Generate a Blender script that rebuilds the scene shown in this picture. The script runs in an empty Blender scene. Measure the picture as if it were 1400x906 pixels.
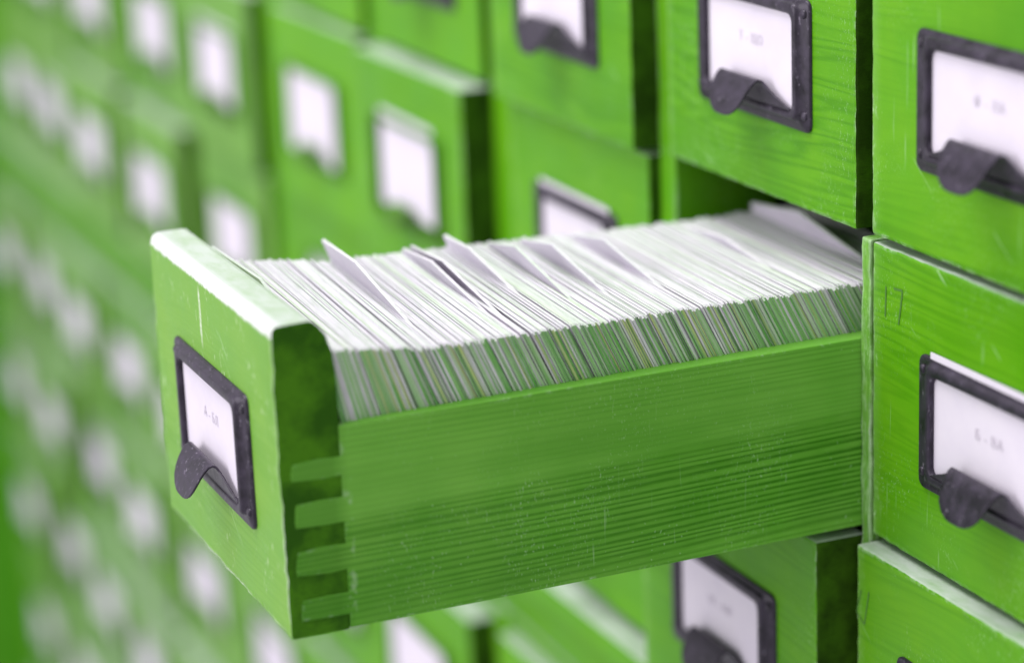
import bpy, bmesh, math, random
from mathutils import Vector, Matrix, noise
rnd = random.Random(7)
S = 0.112                       # metres per unit (one drawer pitch)
sc = bpy.context.scene

# ------------------------------------------------------------ camera
cam_d = bpy.data.cameras.new('camera'); cam = bpy.data.objects.new('camera', cam_d)
sc.collection.objects.link(cam); sc.camera = cam
yaw, pitch, roll = -1.1752, -0.2842, -0.0408
cyw, syw, cp, sp = math.cos(yaw), math.sin(yaw), math.cos(pitch), math.sin(pitch)
F = Vector((cp*syw, cp*cyw, sp)); R0 = Vector((cyw, -syw, 0)); U0 = R0.cross(F)
R1 = math.cos(roll)*R0 + math.sin(roll)*U0; U1 = -math.sin(roll)*R0 + math.cos(roll)*U0
M = Matrix((R1, U1, -F)).transposed().to_4x4(); M.translation = Vector((6.6598, -3.9887, 1.9809))*S
cam.matrix_world = M
cam_d.sensor_width = 36; cam_d.lens = 3433.0/1400*36
cam_d.clip_start = 0.02; cam_d.clip_end = 50
cam_d.dof.use_dof = True; cam_d.dof.focus_distance = 7.85*S; cam_d.dof.aperture_fstop = 3.6
cam_d.dof.aperture_blades = 0

# ------------------------------------------------------------ world and lamps
w = bpy.data.worlds.new('World'); sc.world = w; w.use_nodes = True
bg = w.node_tree.nodes['Background']; bg.inputs[0].default_value = (0.95, 0.93, 1.0, 1); bg.inputs[1].default_value = 0.72

def area(name, loc, target, size, power, col):
    l = bpy.data.lights.new(name, 'AREA'); l.shape = 'RECTANGLE'; l.size, l.size_y = size[0]*S, size[1]*S
    l.energy = power; l.color = col
    o = bpy.data.objects.new(name, l); sc.collection.objects.link(o)
    o.location = Vector(loc)*S
    o.rotation_euler = (Vector(target)-Vector(loc)).to_track_quat('-Z', 'Y').to_euler()
    return o
area('ceiling_light', (-3, -5, 13), (-1.5, -0.5, 0), (12, 8), 27, (1, .97, 1))
area('window_light', (-6, -20, 4), (-3, 0, -1), (12, 11), 25, (1, .98, 1))

sc.view_settings.view_transform = 'Standard'; sc.view_settings.look = 'None'
sc.view_settings.exposure = 0; sc.view_settings.gamma = 1
sc.render.engine = 'CYCLES'
sc.cycles.use_denoising = True
try: sc.cycles.denoiser = 'OPENIMAGEDENOISE'
except Exception: pass
sc.cycles.max_bounces = 6

# ------------------------------------------------------------ material helpers
class NT:
    def __init__(s, name):
        s.m = bpy.data.materials.new(name); s.m.use_nodes = True; s.t = s.m.node_tree
        s.b = s.t.nodes['Principled BSDF']
    def n(s, typ, **kw):
        x = s.t.nodes.new(typ)
        for k, v in kw.items(): setattr(x, k, v)
        return x
    def l(s, a, b): s.t.links.new(a, b)
    def val(s, inp, v):
        if isinstance(v, (int, float)): inp.default_value = v
        elif isinstance(v, tuple): inp.default_value = v if len(v) == 4 or len(inp.default_value) == 3 else (*v, 1)
        else: s.l(v, inp)
    def math(s, op, a, b=0.0, c=0.0, clamp=False):
        x = s.n('ShaderNodeMath', operation=op, use_clamp=clamp)
        s.val(x.inputs[0], a); s.val(x.inputs[1], b); s.val(x.inputs[2], c)
        return x.outputs[0]
    def mix(s, f, a, b):
        x = s.n('ShaderNodeMix', data_type='RGBA'); s.val(x.inputs[0], f); s.val(x.inputs[6], a); s.val(x.inputs[7], b)
        return x.outputs[2]
    def mr(s, v, a, b, c=0.0, d=1.0):
        x = s.n('ShaderNodeMapRange'); s.val(x.inputs[0], v)
        for i, q in enumerate((a, b, c, d)): x.inputs[i+1].default_value = q
        return x.outputs[0]
    def noise(s, vec, scale, detail=3, rough=.5, dist=0.0):
        x = s.n('ShaderNodeTexNoise'); s.val(x.inputs['Vector'], vec); x.inputs['Scale'].default_value = scale
        x.inputs['Detail'].default_value = detail; x.inputs['Roughness'].default_value = rough
        x.inputs['Distortion'].default_value = dist
        return x.outputs['Fac']
    def scaled(s, vec, sx):
        x = s.n('ShaderNodeVectorMath', operation='MULTIPLY'); s.val(x.inputs[0], vec); x.inputs[1].default_value = sx
        return x.outputs[0]
    def coords(s):
        tc = s.n('ShaderNodeTexCoord'); oi = s.n('ShaderNodeObjectInfo')
        v = s.n('ShaderNodeVectorMath', operation='SCALE'); v.inputs[0].default_value = (3.1, 1.7, 2.3)
        s.l(oi.outputs['Random'], v.inputs['Scale'])
        a = s.n('ShaderNodeVectorMath', operation='ADD'); s.l(tc.outputs['Object'], a.inputs[0]); s.l(v.outputs[0], a.inputs[1])
        return tc.outputs['Object'], a.outputs[0], oi.outputs['Random']

def scratch_streak(k, so, v, col):
    # one long pale scrape running down from the top of the open drawer's front
    wob = k.math('MULTIPLY', k.math('SUBTRACT', k.noise(v, 90, 3, .6), .5), .0022)
    dx = k.math('ABSOLUTE', k.math('ADD', k.math('SUBTRACT', so.outputs['X'], -.0098), wob))
    m = k.math('MULTIPLY', k.mr(dx, .0016, .0004), k.math('MULTIPLY', k.mr(so.outputs['Z'], .080, .086), k.mr(so.outputs['Z'], .104, .1)))
    col = k.mix(k.math('MULTIPLY', m, k.mr(k.noise(v, 500, 3, .7), .35, .6, .3, .9)), col, (.72, .80, .62))
    zz = k.math('ADD', so.outputs['Z'], k.math('MULTIPLY', k.math('SUBTRACT', k.noise(v, 300, 4, .7), .5), .0035))
    # knocks: short bright dents in the paint below the worn top arris
    kn = k.math('MULTIPLY', k.mr(k.noise(k.scaled(v, (1, 1, .35)), 700, 2, .6), .62, .70), k.mr(k.noise(v, 60, 1), .5, .62))
    col = k.mix(k.math('MULTIPLY', kn, .6), col, (.62, .78, .48))
    yy = k.math('ADD', so.outputs['Y'], k.math('MULTIPLY', k.math('SUBTRACT', k.noise(v, 260, 4, .7), .5), .0028))
    return k.mix(k.math('MULTIPLY', k.mr(zz, .1042, .1054, 0, .93), k.mr(yy, .0052, .0036)), col, (.76, .78, .75))
def left_edge_knocks(k, so, v, col):
    # the edge next to the open slot is scraped: dense short chips fading away from it
    edge = k.math('POWER', k.mr(so.outputs['X'], -.0655, -.0728), 1.5)
    n1 = k.mr(k.noise(k.scaled(v, (1, 1, .45)), 620, 4, .75), .55, .66)
    n2 = k.mr(k.noise(v, 120, 3), .42, .60)
    bright = k.math('MULTIPLY', k.math('MULTIPLY', n1, n2), edge)
    col = k.mix(k.math('MULTIPLY', bright, .85), col, (.52, .74, .42))
    return k.mix(k.math('MULTIPLY', edge, .22), col, (.36, .58, .22))
def joint_grime(k, so, v, col):
    # the board is paler sapwood above a wavering line, darker below
    lim = k.math('ADD', k.math('SUBTRACT', so.outputs['Z'], k.math('MULTIPLY', so.outputs['Y'], .03)), k.math('MULTIPLY', k.math('SUBTRACT', k.noise(k.scaled(v, (14, 3, 14)), 1.0, 2), .5), .008))
    col = k.mix(k.mr(lim, .036, .039, 0, .40), col, (.24, .57, .085))
    col = k.mix(k.mr(k.noise(k.scaled(v, (30, 9, 60)), 1.0, 3), .48, .68, 0, .30), col, (.05, .24, .006))
    chip = k.math('MULTIPLY', k.mr(k.math('ABSOLUTE', k.math('SUBTRACT', so.outputs['Y'], .0226)), .0022, .0008), k.mr(k.noise(v, 210, 4, .65), .54, .64))
    col = k.mix(k.math('MULTIPLY', chip, .5), col, (.42, .62, .33))
    return k.mix(k.math('MULTIPLY', k.mr(so.outputs['Y'], .0235, .018), .45), col, (.035, .16, .004))

def paint(name, axis='x', base=(.108, .365, .006), dark=(.055, .235, .003), line=.55, spacing=.0028, wav=.010, wear=True,
          seed_wear=.5, rough=.38, near=True, topwear=True, ringw=.7, spec=.13, wearcol=(.60, .74, .55), fmin=.12, extra=None, pwk=5.0):
    """green painted softwood; the grain runs along `axis` and telegraphs through the paint"""
    k = NT(name); loc, v, rn = k.coords()
    st = {'x': (5, 60, 60), 'y': (60, 5, 60), 'z': (60, 60, 5)}[axis]
    stl = {'x': (4, 14, 14), 'y': (14, 2.5, 14), 'z': (14, 14, 2.5)}[axis]
    sep = k.n('ShaderNodeSeparateXYZ'); k.l(v, sep.inputs[0])
    across = {'x': sep.outputs['Z'], 'y': sep.outputs['Z'], 'z': sep.outputs['X']}[axis]
    big = k.noise(k.scaled(v, stl), 1.0, 2, .45)
    stp = {'x': (2, 90, 90), 'y': (90, 1.2, 90), 'z': (90, 90, 2)}[axis]
    pw = k.noise(k.scaled(v, stp), 1.0, 2, .5)
    phase = k.math('ADD', k.math('ADD', k.math('MULTIPLY', across, 1/spacing), k.math('MULTIPLY', big, wav/spacing*8)), k.math('MULTIPLY', pw, pwk))
    sn = k.math('SINE', k.math('MULTIPLY', phase, 6.283))
    band = {'x': (1.5, 300, 300), 'y': (300, .5, 300), 'z': (300, 300, 1.5)}[axis]
    warp = k.n('ShaderNodeCombineXYZ'); k.l(sep.outputs['X'], warp.inputs[0]); k.l(sep.outputs['Y'], warp.inputs[1])
    zz = k.math('ADD', sep.outputs['Z'], k.math('MULTIPLY', big, wav*1.6)); k.l(zz, warp.inputs[2])
    st1 = k.noise(k.scaled(warp.outputs[0], band), 1.0, 3, .55)
    st2 = k.noise(k.scaled(warp.outputs[0], tuple(q*.12 for q in band)), 1.0, 1, .5)
    ring = k.math('POWER', k.mr(sn, -1, 1), 2.2)
    ring = k.math('ADD', k.math('MULTIPLY', ring, ringw), k.math('MULTIPLY', k.mr(st1, .50, .66), 1-ringw*.6), clamp=True)
    ring = k.math('MULTIPLY', ring, k.mr(st2, .38, .6, .40, 1.35), clamp=True)
    fib = k.noise(k.scaled(v, tuple(q*18 for q in st)), 1.0, 4, .65)
    fade = k.mr(k.noise(k.scaled(v, tuple(q*.35 for q in stl)), 2.2, 2), .34, .62, fmin, 1.0)
    lines = k.math('MULTIPLY', k.math('MULTIPLY', ring, fade), k.mr(fib, .3, .62, .5, 1.0))
    patch = k.noise(v, 34, 4, .6)
    col = k.mix(k.mr(patch, .35, .7), base, tuple(c*f for c, f in zip(base, (1.3, 1.08, 1.5))))
    col = k.mix(k.math('MULTIPLY', lines, line), col, dark)
    col = k.mix(k.mr(k.noise(v, 9, 4, .6), .46, .70, 0, .42), col, dark)
    col = k.mix(k.math('MULTIPLY', rn, .22), col, dark)
    col = k.mix(k.mr(fib, .55, .8, 0, .35), col, tuple(min(1, c*f) for c, f in zip(base, (1.5, 1.15, 2.5))))
    if near:
        # chips and scratches: sparse specks, thin drag marks
        sc1 = k.noise(k.scaled(v, (1, 1, .4)), 1500, 3, .75)
        zone = k.mr(k.noise(v, 26, 2), .46, .66)
        spk = k.math('MULTIPLY', k.mr(sc1, .60, .68), zone)
        sc2 = k.noise(k.scaled(v, (1, 1, .06)), 420, 2, .6)
        drag = k.math('MULTIPLY', k.mr(sc2, .67, .76), k.mr(k.noise(v, 19, 1), .50, .66))
        rot = k.n('ShaderNodeMapping'); rot.inputs['Rotation'].default_value = (0, .9, 0); k.l(v, rot.inputs['Vector'])
        sc3 = k.noise(k.scaled(rot.outputs[0], (1, 1, .05)), 800, 1, .5)
        drag = k.math('MAXIMUM', drag, k.math('MULTIPLY', k.mr(sc3, .70, .76), k.mr(k.noise(v, 37, 1), .55, .62)))
        mark = k.math('MAXIMUM', spk, k.math('MULTIPLY', drag, .6))
        col = k.mix(k.math('MULTIPLY', mark, .75), col, (.48, .72, .38))
    if wear:
        bv = k.n('ShaderNodeBevel', samples=5); bv.inputs['Radius'].default_value = .0022
        ge = k.n('ShaderNodeNewGeometry')
        dt = k.n('ShaderNodeVectorMath', operation='DOT_PRODUCT'); k.l(bv.outputs[0], dt.inputs[0]); k.l(ge.outputs['Normal'], dt.inputs[1])
        edge = k.mr(dt.outputs['Value'], .995, .90)
        en = k.math('MULTIPLY', k.mr(k.noise(v, 240, 4, .7), seed_wear-.06, seed_wear+.10), k.mr(k.noise(v, 38, 2), .40, .60, .12, 1.0))
        col = k.mix(k.math('MULTIPLY', k.math('MULTIPLY', edge, en), .95), col, wearcol)
    if extra:
        so = k.n('ShaderNodeSeparateXYZ'); k.l(loc, so.inputs[0])
        col = extra(k, so, v, col)
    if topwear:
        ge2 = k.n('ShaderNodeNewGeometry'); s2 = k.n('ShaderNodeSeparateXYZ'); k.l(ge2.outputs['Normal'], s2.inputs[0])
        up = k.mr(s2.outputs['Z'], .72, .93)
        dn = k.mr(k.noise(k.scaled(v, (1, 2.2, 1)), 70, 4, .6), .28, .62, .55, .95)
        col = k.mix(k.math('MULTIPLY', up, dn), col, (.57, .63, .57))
    k.l(col, k.b.inputs['Base Color'])
    k.val(k.b.inputs['Roughness'], k.mr(patch, .3, .7, rough-.07, rough+.12))
    k.b.inputs['Specular IOR Level'].default_value = spec
    bp = k.n('ShaderNodeBump'); bp.inputs['Strength'].default_value = .24; bp.inputs['Distance'].default_value = .0003
    h = k.math('ADD', k.math('MULTIPLY', lines, -.8), k.math('MULTIPLY', fib, .5))
    k.l(h, bp.inputs['Height']); k.l(bp.outputs[0], k.b.inputs['Normal'])
    return k.m

m_front = paint('green_painted_front', 'x', wav=.011, spacing=.0044, line=.82, extra=left_edge_knocks)
m_front_open = paint('green_painted_open_front', 'x', base=(.185, .43, .050), dark=(.085, .27, .012), wav=.010, spacing=.0040, line=.5, seed_wear=.30, wearcol=(.80, .82, .78), extra=scratch_streak)
m_front_hazy = paint('green_painted_front_hazy', 'x', base=(.165, .385, .055), wear=False, near=False)  # paler base: haze over the far left columns put into the colour
m_front_far = paint('green_painted_front_plain', 'x', wear=False, near=False)
m_side = paint('green_painted_side', 'y', base=(.165, .475, .046), dark=(.032, .17, .004), line=1.0, fmin=.5, extra=joint_grime, spacing=.0022, wav=.0014, pwk=3.2, topwear=False, seed_wear=.60, ringw=1.0)
m_side_far = paint('green_painted_side_plain', 'y', base=(.08, .32, .015), wear=False, near=False)
m_stile = paint('green_painted_stile', 'z', seed_wear=.40, spacing=.004, topwear=False)
m_stile_worn = paint('scraped_green_stile', 'z', base=(.17, .44, .05), dark=(.07, .25, .01), seed_wear=.36, spacing=.004, topwear=False, extra=lambda k, so, v, col: k.mix(k.math('MULTIPLY', k.mr(k.noise(k.scaled(v, (1, 1, .25)), 380, 5, .75), .48, .62), .65), col, (.42, .66, .30)))
m_stile_far = paint('green_painted_stile_plain', 'z', wear=False, near=False, spacing=.004)

def end_grain(name, ca, cb, cc):
    k = NT(name); loc, v, rn = k.coords()
    n1 = k.noise(v, 45, 4, .6); n2 = k.noise(k.scaled(v, (1, 1, 7)), 320, 3, .7)
    col = k.mix(k.mr(n1, .42, .60), ca, cb)
    col = k.mix(k.mr(n2, .5, .75, 0, .6), col, cc)
    k.b.inputs['Specular IOR Level'].default_value = .12
    k.l(col, k.b.inputs['Base Color']); k.b.inputs['Roughness'].default_value = .62
    bp = k.n('ShaderNodeBump'); bp.inputs['Strength'].default_value = .5; bp.inputs['Distance'].default_value = .0004
    k.l(n2, bp.inputs['Height']); k.l(bp.outputs[0], k.b.inputs['Normal'])
    return k.m
m_end = end_grain('green_painted_end_grain', (.026, .105, .002), (.070, .225, .006), (.020, .075, .002))
m_end_shaded = end_grain('shaded_end_grain', (.020, .055, .002), (.045, .125, .004), (.012, .028, .001))  # closed drawers: shade in the gaps beside the fronts put into the colour

def metal():
    k = NT('dark_bronzed_steel'); loc, v, rn = k.coords()
    n1 = k.noise(v, 160, 4, .65); n2 = k.noise(k.scaled(v, (1, 1, .3)), 700, 3, .7)
    col = k.mix(k.mr(n1, .28, .78), (.011, .009, .013), (.062, .048, .078))
    col = k.mix(k.mr(n2, .62, .72, 0, .6), col, (.32, .28, .36))
    k.l(col, k.b.inputs['Base Color']); k.b.inputs['Metallic'].default_value = .2; k.b.inputs['Specular IOR Level'].default_value = .4
    k.val(k.b.inputs['Roughness'], k.mr(n1, .3, .7, .26, .46))
    bp = k.n('ShaderNodeBump'); bp.inputs['Strength'].default_value = .25; bp.inputs['Distance'].default_value = .0003
    k.l(n1, bp.inputs['Height']); k.l(bp.outputs[0], k.b.inputs['Normal'])
    return k.m
m_metal = metal()
m_lacquer = paint('green_lacquered_holder', 'x', base=(.06, .17, .012), wear=False, near=False, topwear=False)

def paper(name, c1, c2):
    k = NT(name); loc, v, rn = k.coords()
    col = k.mix(k.mr(k.noise(v, 60, 4, .6), .3, .7), c1, c2)
    k.l(col, k.b.inputs['Base Color']); k.b.inputs['Roughness'].default_value = .7
    return k.m
m_label = paper('white_label_paper', (.80, .74, .82, 1), (.74, .68, .78, 1))
m_cardface = paper('white_card_stock', (.82, .79, .84, 1), (.74, .72, .76, 1))
m_guide = paper('lilac_guide_card_stock', (.80, .75, .84, 1), (.72, .67, .77, 1))
m_guide_dark = paper('grey_guide_card_stock', (.42, .38, .45, 1), (.36, .33, .40, 1))

def card_edge(name, stops, axis):
    """card edges: every card takes its own tone, with a fine grain along the edge"""
    k = NT(name); loc, v, rn = k.coords()
    cr = k.n('ShaderNodeValToRGB'); cr.color_ramp.interpolation = 'CONSTANT'
    e = cr.color_ramp.elements
    while len(e) < len(stops): e.new(.5)
    for i, (p, c) in enumerate(stops): e[i].position = p; e[i].color = (*c, 1)
    k.l(rn, cr.inputs[0])
    f = k.noise(k.scaled(v, (1, 1, .08) if axis == 'z' else (.05, 1, 1)), 1500, 3, .7)
    g = k.noise(v, 120, 3, .6)
    col = k.mix(k.mr(f, .4, .75, 0, .55), cr.outputs[0], tuple(c*.55 for c in (.5, .75, .42)))
    col = k.mix(k.mr(g, .5, .8, 0, .35), col, (.62, .66, .6))
    k.l(col, k.b.inputs['Base Color']); k.b.inputs['Roughness'].default_value = .75
    return k.m
m_card_side = card_edge('card_side_edges', [(0, (.26, .52, .17)), (.14, (.36, .60, .28)), (.27, (.13, .42, .07)), (.38, (.46, .62, .38)),
    (.50, (.64, .69, .60)), (.60, (.80, .74, .82)), (.69, (.50, .60, .22)), (.76, (.24, .52, .15)), (.88, (.70, .66, .72)), (.93, (.09, .20, .07))], 'z')
m_card_top = card_edge('card_top_edges', [(0, (.68, .665, .70)), (.2, (.62, .68, .61)), (.4, (.72, .68, .74)), (.62, (.66, .63, .69)),
    (.78, (.60, .70, .54)), (.86, (.76, .75, .77)), (.96, (.50, .54, .49))], 'x')
def flat(name, c, r=.6):
    k = NT(name); k.b.inputs['Base Color'].default_value = (*c, 1); k.b.inputs['Roughness'].default_value = r; return k.m
m_ink = flat('faded_grey_ink', (.60, .55, .62)); m_pencil = flat('pencil_graphite', (.075, .21, .03), .5)
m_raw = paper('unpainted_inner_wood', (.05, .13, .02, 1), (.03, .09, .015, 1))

# ------------------------------------------------------------ mesh helpers (coordinates in drawer units)
def obj(name, me, parent=None, loc=None):
    o = bpy.data.objects.new(name, me); sc.collection.objects.link(o)
    if parent: o.parent = parent
    if loc: o.location = Vector(loc)*S
    return o
def mesh(name, bm, mats, smooth=False):
    for v in bm.verts: v.co *= S
    bmesh.ops.recalc_face_normals(bm, faces=bm.faces)
    me = bpy.data.meshes.new(name); bm.to_mesh(me); bm.free()
    for m in (mats if isinstance(mats, (list, tuple)) else [mats]): me.materials.append(m)
    if smooth:
        for p in me.polygons: p.use_smooth = True
    return me
def box_bm(lo, hi, bevel=0.0, cuts=None, jit=0.0, seed=0, segs=2):
    bm = bmesh.new(); bmesh.ops.create_cube(bm, size=1)
    for v in bm.verts: v.co = Vector(((lo[i]+hi[i])/2+v.co[i]*(hi[i]-lo[i]) for i in range(3)))
    if bevel: bmesh.ops.bevel(bm, geom=bm.edges[:], offset=bevel, segments=segs, profile=.6, affect='EDGES')
    if cuts:
        for ax in range(3):
            n = cuts[ax]
            for i in range(1, n):
                co = [0, 0, 0]; no = [0, 0, 0]; co[ax] = lo[ax]+(hi[ax]-lo[ax])*i/n; no[ax] = 1
                bmesh.ops.bisect_plane(bm, geom=bm.verts[:]+bm.edges[:]+bm.faces[:], plane_co=co, plane_no=no)
    if jit:
        for v in bm.verts:
            near = sum(1 for i in range(3) if min(abs(v.co[i]-lo[i]), abs(v.co[i]-hi[i])) < bevel*1.5)
            if near >= 2:
                p = v.co*16+Vector((seed*3.7, 0, 0))
                d = noise.noise_vector(p)*jit + noise.noise_vector(p*3.3)*jit*.6
                c = Vector(((lo[i]+hi[i])/2 for i in range(3)))
                v.co += d
    return bm
def extrude_poly(pts, x0, x1, n=1, axis='x'):
    """polygon (a,b) extruded along an axis: 'x' -> (x,a,b); 'y' -> (a,y,b)"""
    bm = bmesh.new(); rings = []
    for i in range(n+1):
        t = x0+(x1-x0)*i/n
        rings.append([bm.verts.new((t, a, b) if axis == 'x' else (a, t, b)) for a, b in pts])
    for i in range(n):
        for j in range(len(pts)):
            q = (j+1) % len(pts)
            bm.faces.new((rings[i][j], rings[i][q], rings[i+1][q], rings[i+1][j]))
    bm.faces.new(rings[0]); bm.faces.new(rings[-1])
    return bm
def empty(name, loc):
    o = bpy.data.objects.new(name, None); sc.collection.objects.link(o); o.location = Vector(loc)*S
    o.empty_display_size = .01; return o
def tag(o, label, cat, group=None, kind=None):
    o['label'] = label; o['category'] = cat
    if group: o['group'] = group
    if kind: o['kind'] = kind

W, PW, PH, T, GAP = 1.369, 1.300, .974, .19, .0689
# ------------------------------------------------------------ label holder, pull, rivet, label card; local origin = panel front, centre bottom
# local frame of a drawer: x=0 centre of panel, y=0 front face, z=0 panel bottom (z=PH top)
HL, HR, HT, HB = -.3905, .3825, PH-.2843, PH-.713
HT, HB = PH-.284, PH-.715
def rrect(x0, x1, z0, z1, r, n=5):
    out = []
    for cx, cz, a0 in ((x1-r, z1-r, 0), (x0+r, z1-r, 90), (x0+r, z0+r, 180), (x1-r, z0+r, 270)):
        for i in range(n+1):
            a = math.radians(a0+90*i/n); out.append((cx+r*math.cos(a), cz+r*math.sin(a)))
    return out
def enlarge(bm, f=1.15):
    cx, cz = (HL+HR)/2, (HT+HB)/2
    for v in bm.verts: v.co.x = cx+(v.co.x-cx)*f; v.co.z = cz+(v.co.z-cz)*f
def holder_mesh(thin=False):
    bm = bmesh.new()
    bx, bt, bb = (.088, .052, .060) if not thin else (.052, .022, .034)
    loops = [  # (inset left/right, top, bottom, radius, y)
        (0, 0, 0, .030, 0.002), (0, 0, 0, .030, -.008), (.004, .004, .004, .028, -.012),
        (.052, .012, .030, .026, -.012), (.058, .018, .034, .026, -.026), (.064, .022, .040, .026, -.031),
        (bx-.008, bt-.008, bb-.006, .034, -.031), (bx, bt, bb, .030, -.026), (bx+.001, bt+.001, bb+.001, .030, -.012)]
    rings = []
    for ix, it, ib, r, y in loops:
        rings.append([bm.verts.new((a, y, b)) for a, b in rrect(HL+ix, HR-ix, HB+ib, HT-it, r)])
    n = len(rings[0])
    if thin: enlarge(bm)
    for i in range(len(rings)-1):
        for j in range(n):
            q = (j+1) % n; bm.faces.new((rings[i][j], rings[i][q], rings[i+1][q], rings[i+1][j]))
    return mesh('label_holder', bm, m_lacquer if thin else m_metal, True)
def pull_mesh(thin=False):
    prof = [(.022,.030,.300), (.024,.042,.275), (.027,.058,.228), (.031,.078,.182), (.036,.096,.152), (.044,.110,.138), (.055,.115,.132), (.069,.110,.128), (.084,.094,.124),
            (.098,.073,.119), (.110,.050,.112), (.120,.027,.100), (.127,.006,.078), (.131,-.008,.050), (.132,-.012,.026)]
    bm = bmesh.new(); nx = 14; rows = []
    xc = (HL+HR)/2
    if thin: prof = [(o*.8, u*.8-.03, h*.8) for o, u, h in prof]
    for out, up, hw in prof:
        rows.append([bm.verts.new((xc+hw*math.sin(math.pi/2*(2*i/nx-1)), -out, HB+.03+up)) for i in range(nx+1)])
    for i in range(len(rows)-1):
        for j in range(nx): bm.faces.new((rows[i][j], rows[i][j+1], rows[i+1][j+1], rows[i+1][j]))
    bmesh.ops.recalc_face_normals(bm, faces=bm.faces)
    bmesh.ops.solidify(bm, geom=bm.faces[:], thickness=.007)
    return mesh('pull', bm, m_lacquer if thin else m_metal, True)
def rivet_mesh():
    bm = bmesh.new(); rings = []
    for r, y in ((.0155, 0), (.0150, -.005), (.011, -.009), (.005, -.0105)):
        rings.append([bm.verts.new((r*math.cos(a*math.pi/6), y, r*math.sin(a*math.pi/6))) for a in range(12)])
    for i in range(3):
        for j in range(12): bm.faces.new((rings[i][j], rings[i][(j+1) % 12], rings[i+1][(j+1) % 12], rings[i+1][j]))
    bm.faces.new(rings[-1])
    return mesh('rivet', bm, m_metal, True)
me_holder, me_pull, me_rivet = holder_mesh(), pull_mesh(), rivet_mesh()
me_holder_thin, me_pull_thin = holder_mesh(True), pull_mesh(True)
def label_mesh(tall):
    bm = box_bm((HL+.066, -.0115, HB+.045), (HR-.066, -.0075, HT-.030+tall))
    return mesh('label_card', bm, m_label)
me_label, me_label_tall, me_label_high = label_mesh(0), label_mesh(.047), label_mesh(.085)
bm_wide = box_bm((HL+.040, -.0115, HB+.024), (HR-.040, -.0075, HT-.016)); enlarge(bm_wide); me_label_wide = mesh('label_card', bm_wide, m_label)

def panel_mesh(mats, near, seed=0):
    if near:
        bm = box_bm((-PW/2, 0, 0), (PW/2, T, PH), .010, (60, 1, 46), .0022, seed)
    else:
        bm = box_bm((-PW/2, 0, 0), (PW/2, T, PH), .010)
    bm.normal_update()
    for f in bm.faces:
        if abs(f.normal.x) > .9: f.material_index = 1
    return mesh('front_panel', bm, mats)
me_panel_near = [panel_mesh([m_front, m_end_shaded], True, i) for i in range(3)]
me_panel_far = panel_mesh([m_front_far, m_end_shaded], False)
me_panel_hazy = panel_mesh([m_front_hazy, m_end_shaded], False)
ZS = PH-.331          # top of the drawer sides
me_side_far = mesh('side_panel', box_bm((-.032, T, .02), (.032, 1.2, ZS), .004), [m_side_far])
me_floor_far = mesh('bottom_panel', box_bm((-.58, T, .03), (.58, 1.2, .06)), [m_raw])

def text(parent, body, x, z, size):
    cu = bpy.data.curves.new('lettering', 'FONT'); cu.body = body; cu.size = size*S; cu.align_x = 'CENTER'; cu.resolution_u = 2
    cu.space_character = 1.15
    tmp = bpy.data.objects.new('tmp', cu); me = bpy.data.meshes.new_from_object(tmp); bpy.data.objects.remove(tmp)
    me.materials.clear(); me.materials.append(m_ink)
    o = bpy.data.objects.new('lettering', me); sc.collection.objects.link(o); o.parent = parent
    o.location = Vector((x, -.0135, z))*S; o.rotation_euler = (math.pi/2, 0, 0)
    return o
def strokes(parent, lines, name='pencil_mark', wd=.006, y=-.0015):
    bm = bmesh.new()
    for pl in lines:
        for (x0, z0), (x1, z1) in zip(pl, pl[1:]):
            d = Vector((x1-x0, 0, z1-z0)).normalized(); nn = Vector((-d.z, 0, d.x))*wd/2
            a, b = Vector((x0, y, z0)), Vector((x1, y, z1))
            bm.faces.new([bm.verts.new(p) for p in (a+nn, b+nn, b-nn, a-nn)])
            y -= .0001
    return obj(name, mesh(name, bm, m_pencil), parent)

def drawer(xc, zb, pull, label, near, lettering=None, tall=False, hx=0.0, thin=False, front=None, group='small catalogue drawers in the green cabinets', deep=True):
    """xc: centre of the panel; zb: its bottom"""
    r = empty('catalogue_drawer', (xc, -pull, zb)); tag(r, label, 'drawer', group)
    p = obj('front_panel', front or (me_panel_near[near % 3] if near else me_panel_far), r)
    if deep:
        for s in (-1, 1): obj('side_panel', me_side_far, r, (s*(PW/2-.036), 0, 0))
        obj('bottom_panel', me_floor_far, r)
    furniture(r, near, lettering, tall, hx, thin)
    return r
def furniture(r, near, lettering, tall, hx=0.0, thin=False):
    h = obj('label_holder', me_holder if not thin else me_holder_thin, r, (hx, 0, 0)); obj('pull', me_pull if not thin else me_pull_thin, h)
    if near:
        for x, z in ((HL+.028, HT-.045), (HR-.028, HT-.045), (HL+.028, HB+.055), (HR-.028, HB+.055)):
            obj('rivet', me_rivet, h, (x, -.012, z))
    lc = obj('label_card', (me_label_high if thin else me_label_tall) if tall else (me_label_wide if thin else me_label), r, (hx, 0, 0))
    if lettering: text(lc, lettering, (HL+HR)/2, (HT+HB)/2+.03, .046)

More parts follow.
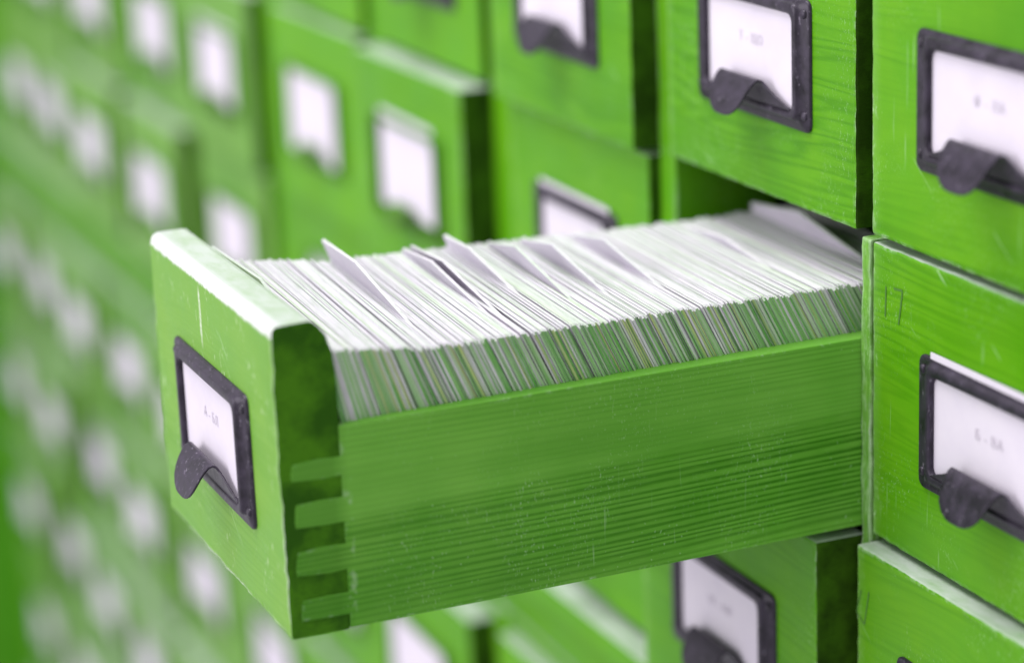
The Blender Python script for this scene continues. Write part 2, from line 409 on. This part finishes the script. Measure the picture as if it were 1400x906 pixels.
# ------------------------------------------------------------ cabinets
def xc_of(k): return k*W-PW/2
NUM = ['', 'first', 'second', 'third', 'fourth', 'fifth', 'sixth', 'seventh', 'eighth', 'ninth', 'tenth']
XEND = -14.35
cab = empty('card_cabinet', (-6, 0, -2)); tag(cab, 'upper green card catalogue cabinet holding the open drawer and its neighbours', 'cabinet', None)
cab2 = empty('card_cabinet', (-6, 0, -8)); tag(cab2, 'lower green card catalogue cabinet under the ledge, blurred at the bottom left', 'cabinet', None)
def cpart(name, c, lo, hi, m, bevel=.006, cuts=None, jit=0):
    base = Vector(c.location)/S
    ctr = Vector(((lo[i]+hi[i])/2 for i in range(3)))
    bm = box_bm(tuple(Vector(lo)-ctr), tuple(Vector(hi)-ctr), bevel, cuts, jit, lo[0])
    return obj(name, mesh(name, bm, m), c, tuple(ctr-base))
up_cols = {2: 2.0, 1: 1.0, 0: 0.0, -1: -1.05, -2: -2.21, -3: -3.30, -4: -4.52, -5: -5.62, -6: -6.76, -7: -7.80, -8: -8.70}
lo_cols = {-1: -1.3, -2: -2.38, -3: -3.42, -4: -4.46, -5: -5.50, -6: -6.50, -7: -7.45, -8: -8.35, -9: -9.2}
def stiles(c, cols, z0, z1, near_lim):
    ks = sorted(cols)
    for a, b in zip([None]+ks, ks+[None]):
        x0 = xc_of(cols[a])+PW/2+.006 if a is not None else (XEND if b is not None else 0)
        x1 = xc_of(cols[b])-PW/2-.006 if b is not None else x0+.12
        near = b is not None and b >= near_lim
        if b == 1 and c is cab:
            cpart('stile', c, (x0, .05, .006), (x1, .42, z1), m_stile, .005, (1, 1, 40), .003)
            cpart('stile', c, (x0, -.004, z0), (x1-.002, .42, .004), m_stile_worn, .007, (1, 1, 60), .005)
        else: cpart('stile', c, (x0, .004, z0), (x1, .42, z1), m_stile if near else m_stile_far, .005, (1, 1, 40) if near else None, .004 if near else 0)
        # web that closes the cell side behind the stile
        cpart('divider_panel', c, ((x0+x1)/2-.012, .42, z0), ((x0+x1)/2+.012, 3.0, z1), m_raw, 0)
stiles(cab, up_cols, -2.0, 2.02, 0)
XR = xc_of(2)+PW/2+.1
for i, z in enumerate((2.0, 1.0, 0.0, -1.0, -1.985)):
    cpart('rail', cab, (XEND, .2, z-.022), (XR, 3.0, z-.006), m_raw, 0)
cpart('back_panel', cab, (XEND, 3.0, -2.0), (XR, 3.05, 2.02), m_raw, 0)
cpart('top_panel', cab, (XEND, -.02, 2.024), (XR, 3.05, 2.10), m_stile_far)
# ledge where the upper cabinet stands on the lower one
Z2 = -2.0; G = .44; PITCH2 = 1.10
cpart('ledge', cab2, (XEND, -.10, Z2-.12), (XR, .3, Z2-.012), m_front_far, .012)
cpart('fascia', cab2, (XEND, .03, Z2-G+.02), (XR, .3, Z2-.123), m_front_far, .004)
stiles(cab2, lo_cols, Z2-G-5*PITCH2, Z2-G+.016, 9)
for i in range(6):
    z = Z2-G-i*PITCH2
    cpart('rail', cab2, (XEND, .02, z-.05), (xc_of(-1.3)+.66, 3.0, z+.012), m_stile_far, .003)
cpart('back_panel', cab2, (XEND, 3.0, Z2-G-5*PITCH2), (XR, 3.05, Z2-.1), m_raw, 0)
# the side of a further cabinet that closes the row at the far left
endc = obj('card_cabinet', mesh('card_cabinet', box_bm((XEND-1.2, -1.0, -8), (XEND-.004, 3.05, 2.6), .02), m_side_far))
tag(endc, 'dark green side of a further cabinet closing the row at the far left edge', 'cabinet')

# ------------------------------------------------------------ the drawers
rowname = {1: 'one row above the open drawer', 0: 'in the row of the open drawer', -1: 'one row below the open drawer'}
def colname(k):
    if k == 0: return 'directly in its column'
    n = abs(k)
    return f"{NUM[n]} column to the {'right' if k > 0 else 'left'}"
pulls = {(0, 1): .02, (1, 1): .004, (2, 1): .0, (0, -1): .17, (1, -1): .058, (1, 0): .0, (-1, 0): .04, (-1, 1): .10, (-2, 0): .14, (-3, 0): .07,
         (-4, 0): .08, (-5, 0): 0.02, (-5, -1): .11, (-6, -1): .10, (-4, -1): .04, (-7, -1): .04, (-8, -1): .0, (-2, 1): .03}
desc = {
 (0, 1): ('closed green drawer directly above the open one, its grain showing under the paint', 'Т - ЩО', 1),
 (1, 1): ('green drawer at the top right corner, wider in view, above the pencilled seven', 'Ф - ХА', 2),
 (1, 0): ('green drawer right of the open one with a pencilled 7 at its top left', 'Б - ВА', 3),
 (1, -1): ('green drawer at the bottom right with pencil strokes and a pale worn top edge', 'Г - ДО', 1),
 (0, -1): ('slightly open green drawer under the pulled out one, its white label cut by the frame', 'М - НИ', 2),
 (-1, 1): ('slightly open green drawer at the top, left of the one above the open drawer', None, 3),
 (-1, 0): ('green drawer just behind the far end of the index cards, only its label top showing', None, 1),
 (-2, 0): ('green drawer standing well out behind the cards with a dark gap to its right', None, 2),
}
marks = {}
for k in sorted(up_cols, reverse=True):
    for r in (1, 0, -1):
        if (k, r) == (0, 0) or (k == 2) or (r == 1 and k < -4): continue
        lb = desc.get((k, r), (f"blurred green drawer {rowname[r]}, {colname(k)}", None, 0))
        pl = pulls.get((k, r), rnd.choice((0, .01, .03)))
        o = drawer(xc_of(up_cols[k]), r-PH, pl, lb[0], lb[2], lb[1], tall=(rnd.random() < (.4 if k > -5 else .1) or (k, r) in ((1, 0), (-1, 0), (-2, 0))), hx={(1, 0): .03, (1, 1): .012}.get((k, r), 0), thin=k <= -2 and not (k, r) == (-2, 1), front=me_panel_hazy if k <= -4 else None)
        marks[(k, r)] = o
for k in sorted(lo_cols, reverse=True):
    for i in range(5):
        if k > -5 and i > 1: continue
        if i == 4 and k > -7: continue
        pl = {(-2, 0): .12, (-5, 1): .0}.get((k, i), rnd.choice((0, .02, .05, .09)))
        drawer(xc_of(lo_cols[k]), Z2-G-i*PITCH2-PH-.06, pl, f"blurred green drawer of the lower cabinet, {NUM[i+1]} row down, {NUM[-k]} column from the right", 0, tall=rnd.random() < .15, thin=True, front=me_panel_hazy if k <= -4 else None)

# pencil marks (local to their drawers)
def local(k, x, z, r): return x-xc_of(k), z-(r-PH)
def L(k, r, pts): return [local(k, x, z, r) for x, z in pts]
strokes(marks[(1, 0)], [L(1, 0, [(.150, -.125), (.146, -.225)]), L(1, 0, [(.196, -.122), (.246, -.118), (.236, -.175), (.224, -.232)])], wd=.0075)
strokes(marks[(1, -1)], [L(1, -1, [(.098, -1.15), (.068, -1.235), (.118, -1.262), (.146, -1.14)])], wd=.0055)

# ------------------------------------------------------------ the open drawer
OL = 1.9599
od = empty('catalogue_drawer', (-PW/2, -OL, -PH))
tag(od, 'long green wooden drawer pulled far out, packed with white index cards', 'drawer')
# front panel: profile in (y, z), rounded towards the back at the top
prof = [(0, .012), (.006, .004), (.014, 0), (T-.008, 0), (T, .010), (T, PH-.26), (T-.002, PH-.16), (T-.008, PH-.10), (T-.022, PH-.05),
        (T-.042, PH-.022), (T-.060, PH-.005), (T-.075, PH), (.030, PH), (.014, PH-.006), (.004, PH-.018), (0, PH-.036)]
bm = extrude_poly(prof, -PW/2, PW/2, 60)
ends = [f for f in bm.faces if len(f.verts) > 4]
for f in ends: f.material_index = 1
bmesh.ops.bevel(bm, geom=[e for f in ends for e in f.edges], offset=.007, segments=2, profile=.6, affect='EDGES')
for i in range(1, 30):
    bmesh.ops.bisect_plane(bm, geom=bm.verts[:]+bm.edges[:]+bm.faces[:], plane_co=(0, 0, PH*i/30), plane_no=(0, 0, 1))
bm.normal_update()
for f in bm.faces: f.material_index = 1 if abs(f.normal.x) > .9 else 0
for v in bm.verts:
    nb = (v.co.y < .012) + (abs(abs(v.co.x)-PW/2) < .012) + (v.co.z < .014 or v.co.z > PH-.02)
    if nb >= 2:
        d = noise.noise_vector(v.co*11)*.004 + noise.noise_vector(v.co*38)*.004; v.co += d
obj('front_panel', mesh('front_panel', bm, [m_front_open, m_end]), od)
furniture(od, 1, 'А - БЛ', False)
# right side board with its fingers let into the end of the front panel
fing = [(.052, .122), (.196, .276), (.346, .424), (.492, .550)]
top = PH-.331
pts = [(T-.002, 0.006)]
y0, y1, yb = .036, T-.002, 3.9
for i, (a, b) in enumerate(fing):
    q = (.003, -.004, .002, -.002)[i]
    pts += [(y1, a), (y1-.05, a-.002+q/2), (y0+q, a+.004), (y0-.002+q, a+.020), (y0+.002+q, b-.014), (y0+.006+q, b-.002), (y1-.07, b+.003-q/2), (y1, b)]
pts += [(y1, top), (yb, top), (yb, .006)]
def side_board(xin, xout, mat):
    bm = bmesh.new()
    lo = [bm.verts.new((xin, a, b)) for a, b in pts]; hi = [bm.verts.new((xout, a, b)) for a, b in pts]
    bm.faces.new(lo); bm.faces.new(hi)
    n = len(pts)
    for i in range(n): bm.faces.new((lo[i], lo[(i+1) % n], hi[(i+1) % n], hi[i]))
    bmesh.ops.recalc_face_normals(bm, faces=bm.faces)
    eds = [e for e in bm.edges if abs(e.verts[0].co.x-e.verts[1].co.x) < 1e-6 and abs(e.verts[0].co.x-xout) < 1e-6]
    bmesh.ops.bevel(bm, geom=eds, offset=.0025, segments=1, affect='EDGES')
    bmesh.ops.triangulate(bm, faces=[f for f in bm.faces if len(f.verts) > 4])
    return mesh('side_panel', bm, mat)
sb = obj('side_panel', side_board(PW/2-.07, PW/2+.0035, m_side), od)
obj('side_panel', side_board(-PW/2+.07, -PW/2-.0035, m_side), od)
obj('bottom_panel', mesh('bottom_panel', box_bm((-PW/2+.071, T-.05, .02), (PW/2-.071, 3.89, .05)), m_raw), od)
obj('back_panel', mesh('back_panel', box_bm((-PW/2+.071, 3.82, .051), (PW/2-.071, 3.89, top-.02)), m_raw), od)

# ------------------------------------------------------------ index cards in the open drawer
# card: local origin at the middle of its foot; leans with its top towards the front panel
CWD = 1.135
def card_mesh(name, h, th, tab=None, face=m_cardface, full=CWD):
    x0, x1 = -full/2, full/2
    if tab is None: pol = [(x0, 0), (x1, 0), (x1, h-.006), (x1-.008, h), (x0+.008, h), (x0, h-.006)]
    else:
        a, b, c, th2, lf = tab   # tab from x0+a to x0+b at full height, slope down to x0+c
        pol = [(x0, 0), (x1, 0), (x1, h-.006), (x1-.008, h), (x0+c, h), (x0+b+.012, h+th2-.006), (x0+b, h+th2), (x0+a+.02, h+th2*lf), (x0+a+.004, h+th2*lf-.008), (x0+a, h)]
        if a > .01: pol.append((x0, h))
    bm = bmesh.new()
    f1 = [bm.verts.new((x, -th/2, z)) for x, z in pol]; f2 = [bm.verts.new((x, th/2, z)) for x, z in pol]
    n = len(pol); bm.faces.new(f1); bm.faces.new(list(reversed(f2)))
    for i in range(n):
        q = (i+1) % n; f = bm.faces.new((f1[i], f1[q], f2[q], f2[i]))
        f.material_index = 1 if i == 1 or i == n-1 and tab is None or (pol[i][0] == x0 == pol[q][0]) else 2
    return mesh(name, bm, [face, m_card_side, m_card_top])
me_cards = []
for th in (.0045, .006, .0085):
    for dh in (-.008, 0, .005):
        me_cards.append(card_mesh('index_card', .846+dh, th))
guides = {  # position along the drawer (side-top level) : (tab, material, label)
    -1.765: ((.0, .58, .90, .082, .7), m_guide, 'lilac guide card with a long low tab, right behind the drawer front'),
    -1.35: ((.02, .46, .88, .120, .8), m_guide, 'tall white guide card, first raised tab behind the drawer front'),
    -1.09: ((.02, .42, .86, .080, .4), m_guide, 'pale guide card just in front of the dark grey one'),
    -1.06: ((.02, .46, .90, .090, .45), m_guide_dark, 'dark grey guide card with a sloping tab among the white cards'),
    -.93: ((.02, .34, .70, .085, .75), m_guide, 'white guide card with a pointed tab behind the dark grey one'),
    -.79: ((.05, .46, .84, .108, .25), m_guide, 'greyish lilac guide card, nearer of the middle pair'),
    -.67: ((.05, .48, .88, .108, .25), m_guide, 'greyish lilac guide card, farther of the middle pair'),
    -.47: ((.06, .46, .86, .098, .25), m_guide, 'low white guide card half way down the drawer'),
    -.05: ((.10, .50, .82, .055, .3), m_guide, 'low pale guide card near the cabinet opening'),
    .27: ((.02, .50, .93, .115, .45), m_guide, 'tall white guide card at the cabinet opening, last in the row'),
}
SECT = ['in front of the first tall guide', 'in front of the first tall guide', 'between the first tall guide and the grey pair', 'between the two guides of the grey pair',
        'just behind the dark grey guide', 'behind the pointed guide', 'between the middle pair of guides', 'behind the middle pair of guides',
        'in the long run behind the low half-way guide', 'by the cabinet opening', 'inside the cabinet opening']
gk = sorted(guides); gi = 0
y = -OL+T+.024; ncard = 0
tones = 0
run_dh = 0
while y < .47:
    u = (y+OL-T)/1.77
    lean = math.radians((9 if ncard == 0 else 11)+11*min(1, u/.22)**.8+5*max(0, min(1, u)))
    yawc = math.radians(-3.0*min(1, u/.12)-.8*u)
    if gi < len(gk) and y >= gk[gi]:
        tab, fm, lab = guides[gk[gi]]; th = .009
        me = card_mesh('guide_card', .842, th, tab, fm); o = obj('guide_card', me); tag(o, lab, 'guide card', 'guide cards with raised tabs'); gi += 1
        lean += math.radians(rnd.uniform(0, 1.0))
        dxj = 0
    else:
        if rnd.random() < .07: run_dh = rnd.choice((0, 0, 3, 6)); 
        ti = rnd.choices((0, 1, 2), (5, 4, 1))[0]; th = (.0045, .006, .0085)[ti]
        hi_ = rnd.choices((0, 1, 2), (2, 6, 1))[0]
        me = me_cards[ti*3+hi_]; o = obj('index_card', me)
        tag(o, 'white index card filed upright '+SECT[gi], 'index card', 'index cards packed in the open drawer'); ncard += 1
        dxj = rnd.gauss(0, .0035)
        lean += math.radians(rnd.gauss(0, .12))
    # foot position: side-top level is .643 above the panel bottom, foot at .055
    zf = .052; dz = (PH-.331)-zf
    xs = -.03-CWD/2+dxj
    # near (right) end of the card should sit at y for the side-top level
    yf = y + dz*math.tan(lean) - CWD/2*math.sin(yawc)*1
    o.location = Vector((xs, yf, -PH+zf-.016*min(1, u)))*S
    o.rotation_euler = (lean, math.radians(-1.9*min(1, u)+.5), yawc)
    y += th/math.cos(lean) + abs(rnd.gauss(0.0008, .0010))*(3 if rnd.random() < .06 else 1)
print('cards', ncard, 'guides', gi)
